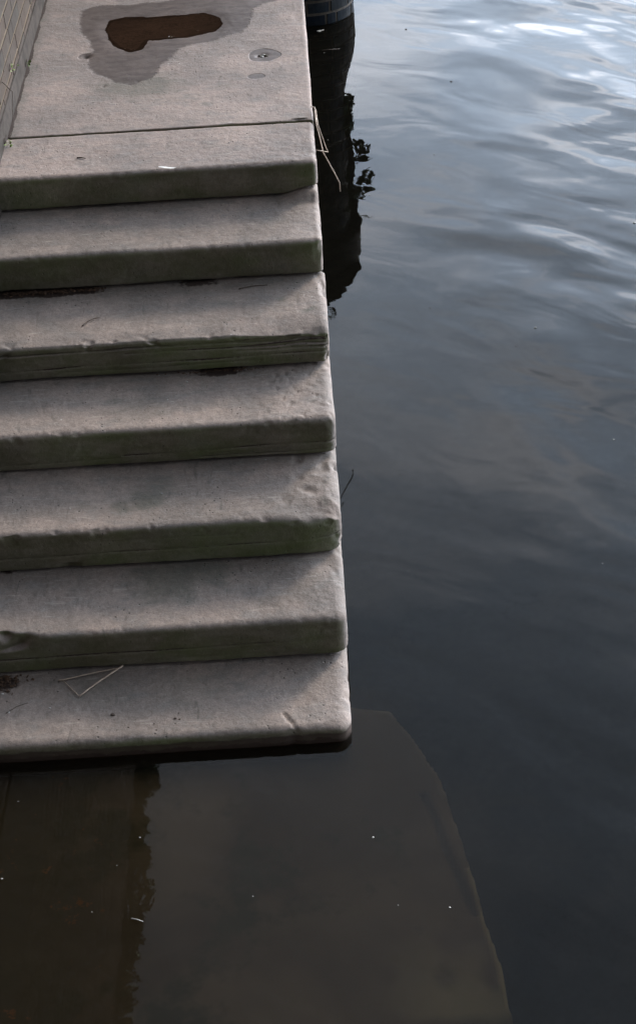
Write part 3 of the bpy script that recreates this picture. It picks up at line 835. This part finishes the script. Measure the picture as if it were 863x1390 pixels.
plant('cap_weed', (.05, 10.4, 2.3), [(.14, 10.4, 2.42, .05, .04, .03, 26), (.19, 10.4, 2.36, .03, .03, .02, 16), (.06, 10.4, 2.55, .06, .05, .05, 50), (.05, 10.4, 2.72, .03, .03, .03, 20), (.11, 10.4, 2.95, .02, .02, .04, 16)],
      [([(0, 10.4, 2.28), (.06, 10.4, 2.4), (.2, 10.4, 2.40)], .004, .002), ([(0, 10.4, 2.28), (.04, 10.4, 2.6), (.12, 10.4, 3.0)], .004, .0015)], 4, 'tall straggly weed growing on top of the bridge pier', 'plant', 'plants rooted in the bridge pier', (.008, .018))
# along the top of the left wall
def wtop(name, y0, y1, hmin, hmax, seed, label):
    r = random.Random(seed); sp = []; rn = []
    y = y0
    while y < y1:
        h = r.uniform(hmin, hmax)
        sp.append((XL+.0+h*.28+r.uniform(-.02, .015), y, WTOP+.04+h*.3, r.uniform(.05, .10), r.uniform(.05, .11), h*.6, int(60+h*520)))
        rn.append(([(XL-.1, y, WTOP+.06), (XL-.06, y+r.uniform(-.03, .03), WTOP+.1+h*.5), (XL-.02, y+r.uniform(-.06, .06), WTOP+.08+h)], .004, .0015))
        y += r.uniform(.07, .13)
    return plant(name, (XL-.1, (y0+y1)/2, WTOP+.07), sp, rn, seed, label, 'ivy', 'ivy along the top of the brick wall', (.012, .028))
wtop('ivy', 6.75, 7.5, .14, .26, 11, 'thick ivy clump on top of the brick wall, far end above the landing')
wtop('ivy', 6.0, 6.7, .04, .15, 12, 'low ivy strand on top of the brick wall above the upper steps')
wtop('ivy', 5.55, 5.95, .14, .26, 13, 'bushy ivy tuft on top of the brick wall above the middle steps')
wtop('ivy', 3.5, 5.45, .03, .16, 14, 'thin creeping ivy on top of the brick wall above the lower steps')
# sprigs at the foot of the wall by the landing
def sprig(x, y, z, seed, label, lean):
    r = random.Random(seed); runs = []; spots = []
    for k in range(3):
        e = (x+lean*r.uniform(.015, .045), y+r.uniform(-.03, .03), z+r.uniform(.01, .04))
        runs.append(([(x-.003, y, z), ((x+e[0])/2, (y+e[1])/2, z+.05), e], .0014, .0008))
        spots.append((e[0], e[1], e[2], .010, .010, .006, 3))
    plant('weed_sprig', (x, y, z), spots, runs, seed, label, 'weed', 'weeds at the foot of the brick wall', (.005, .010), LEAF_YOUNG)
sprig(XL+.012, 6.40, 1.09, 31, 'green weed sprig in the corner where the brick wall meets the top step', 1)
sprig(XL+.004, 6.86, 1.24, 32, 'small bright weed sprig growing from a brick joint above the landing', 1)
sprig(XL+.012, 7.25, 1.09, 33, 'little weed at the foot of the brick wall beside the wet stain', .6)
runs = [(densify([(XL+.008, 6.62, 1.30), (XL+.05, 6.60, 1.26), (XL+.04, 6.5, 1.12), (XL+.02, 6.45, 1.10)], .002), .0022, .0012),
        (densify([(XL+.01, 7.75, 1.60), (XL+.05, 7.62, 1.50), (XL+.07, 7.45, 1.37)], .002), .003, .0015)]
tag(tubes_obj('trailing_stem', runs[:1], TWIG_DARK, (XL+.03, 6.5, 1.1)), 'thin dark plant stem trailing down to the foot of the brick wall', 'stem')
tag(tubes_obj('trailing_stem', runs[1:], TWIG_DARK, (XL+.03, 7.6, 1.4)), 'dark plant stem leaning across the upper brick courses of the left wall', 'stem')

# ------------------------------------------------------------------ sky, sun, camera
wd = bpy.data.worlds.new('World'); bpy.context.scene.world = wd; wd.use_nodes = True
nt = wd.node_tree; nt.nodes.clear()
def wn(t, **k):
    n_ = nt.nodes.new(t)
    for a, v in k.items(): setattr(n_, a, v)
    return n_
out = wn('ShaderNodeOutputWorld'); bg = wn('ShaderNodeBackground'); bg.inputs['Strength'].default_value = .10
sky = wn('ShaderNodeTexSky', sky_type='NISHITA'); sky.sun_disc = False; sky.sun_elevation = SUN_EL; sky.sun_rotation = SUN_AZ
sky.air_density = 1.; sky.dust_density = 1.; sky.ozone_density = 1.
tc = wn('ShaderNodeTexCoord')
sunv = Vector((math.sin(SUN_AZ)*math.cos(SUN_EL), math.cos(SUN_AZ)*math.cos(SUN_EL), math.sin(SUN_EL)))
def wm(op, a, b=None, clamp=False):
    n_ = wn('ShaderNodeMath', operation=op, use_clamp=clamp)
    for i, v in enumerate((a, b)):
        if v is None: continue
        if isinstance(v, (int, float)): n_.inputs[i].default_value = v
        else: nt.links.new(v, n_.inputs[i])
    return n_.outputs[0]
sep = wn('ShaderNodeSeparateXYZ'); nt.links.new(tc.outputs['Generated'], sep.inputs[0])
dot = wn('ShaderNodeVectorMath', operation='DOT_PRODUCT'); dot.inputs[1].default_value = sunv; nt.links.new(tc.outputs['Generated'], dot.inputs[0])
# clouds on a flat layer overhead
zc = wm('ADD', wm('MAXIMUM', sep.outputs[2], 0.), .12)
cb = wn('ShaderNodeCombineXYZ'); nt.links.new(wm('DIVIDE', sep.outputs[0], zc), cb.inputs[0]); nt.links.new(wm('DIVIDE', sep.outputs[1], zc), cb.inputs[1])
ns = wn('ShaderNodeTexNoise'); ns.inputs['Scale'].default_value = 2.6; ns.inputs['Detail'].default_value = 5; ns.inputs['Roughness'].default_value = .55; ns.inputs['Distortion'].default_value = .35
nt.links.new(cb.outputs[0], ns.inputs['Vector'])
mr = wn('ShaderNodeMapRange', interpolation_type='SMOOTHSTEP'); mr.inputs[1].default_value = .42; mr.inputs[2].default_value = .64
nt.links.new(ns.outputs['Fac'], mr.inputs[0])
hl = wm('MAXIMUM', wm('SQRT', wm('ADD', wm('MULTIPLY', sep.outputs[0], sep.outputs[0]), wm('MULTIPLY', sep.outputs[1], sep.outputs[1]))), .02)
hd = wm('DIVIDE', wm('ADD', wm('MULTIPLY', sep.outputs[0], math.sin(SUN_AZ)), wm('MULTIPLY', sep.outputs[1], math.cos(SUN_AZ))), hl)
az = wm('POWER', wm('DIVIDE', wm('MAXIMUM', wm('ADD', hd, .3), 0.), 1.3), 1.6)
low = wm('POWER', wm('SUBTRACT', 1., wm('MAXIMUM', sep.outputs[2], .06)), 2.2)
lum = wm('ADD', wm('ADD', 1.5, wm('MULTIPLY', az, 7.)), wm('MULTIPLY', wm('MULTIPLY', wm('MULTIPLY', az, az), low), 290.))   # overcast, brightest low on the sun's side (before the 0.1 strength)
tint = wn('ShaderNodeMix', data_type='RGBA'); nt.links.new(mr.outputs[0], tint.inputs[0])
tint.inputs[6].default_value = (.74, .89, 1.10, 1); tint.inputs[7].default_value = (1.08, 1.13, 1.24, 1)
cl = wn('ShaderNodeVectorMath', operation='SCALE'); nt.links.new(tint.outputs[2], cl.inputs[0]); nt.links.new(lum, cl.inputs['Scale'])
mx = wn('ShaderNodeMix', data_type='RGBA')
nt.links.new(wm('ADD', .82, wm('MULTIPLY', mr.outputs[0], .16)), mx.inputs[0]); nt.links.new(sky.outputs[0], mx.inputs[6]); nt.links.new(cl.outputs[0], mx.inputs[7])
nt.links.new(mx.outputs[2], bg.inputs['Color']); nt.links.new(bg.outputs[0], out.inputs[0])

sl = bpy.data.lights.new('sun', 'SUN'); sl.energy = 3.2; sl.angle = R(11); sl.color = (1., .84, .67)
so = bpy.data.objects.new('sun', sl); C.objects.link(so); so.rotation_euler = (-sunv).to_track_quat('-Z', 'Y').to_euler(); so.location = (5, 12, 8)

cam = bpy.data.cameras.new('camera'); co = bpy.data.objects.new('camera', cam); C.objects.link(co)
f = 2100.; al = math.atan(1634/f); roll = math.atan(.061)
fwd = Vector((0, math.cos(al), -math.sin(al))); up = Vector((0, math.sin(al), math.cos(al))); rt = Vector((1, 0, 0))
cr = rt*math.cos(roll)-up*math.sin(roll); cu = up*math.cos(roll)+rt*math.sin(roll)
from mathutils import Matrix
M_ = Matrix((cr, cu, -fwd)).transposed().to_4x4(); M_.translation = Vector((0, 0, 4.09)); co.matrix_world = M_
cam.sensor_fit = 'VERTICAL'; cam.sensor_height = 36; cam.lens = 36*f/1390; cam.shift_y = -45/1390
cam.clip_start = .05; cam.clip_end = 2000
sc = bpy.context.scene; sc.camera = co
sc.view_settings.view_transform = 'Standard'; sc.view_settings.look = 'None'; sc.view_settings.gamma = 1; sc.view_settings.exposure = 0.
sc.view_settings.use_curve_mapping = False
sc.render.engine = 'CYCLES'
sc.cycles.sampling_pattern = 'TABULATED_SOBOL'; sc.cycles.transparent_max_bounces = 16; sc.cycles.max_bounces = 8
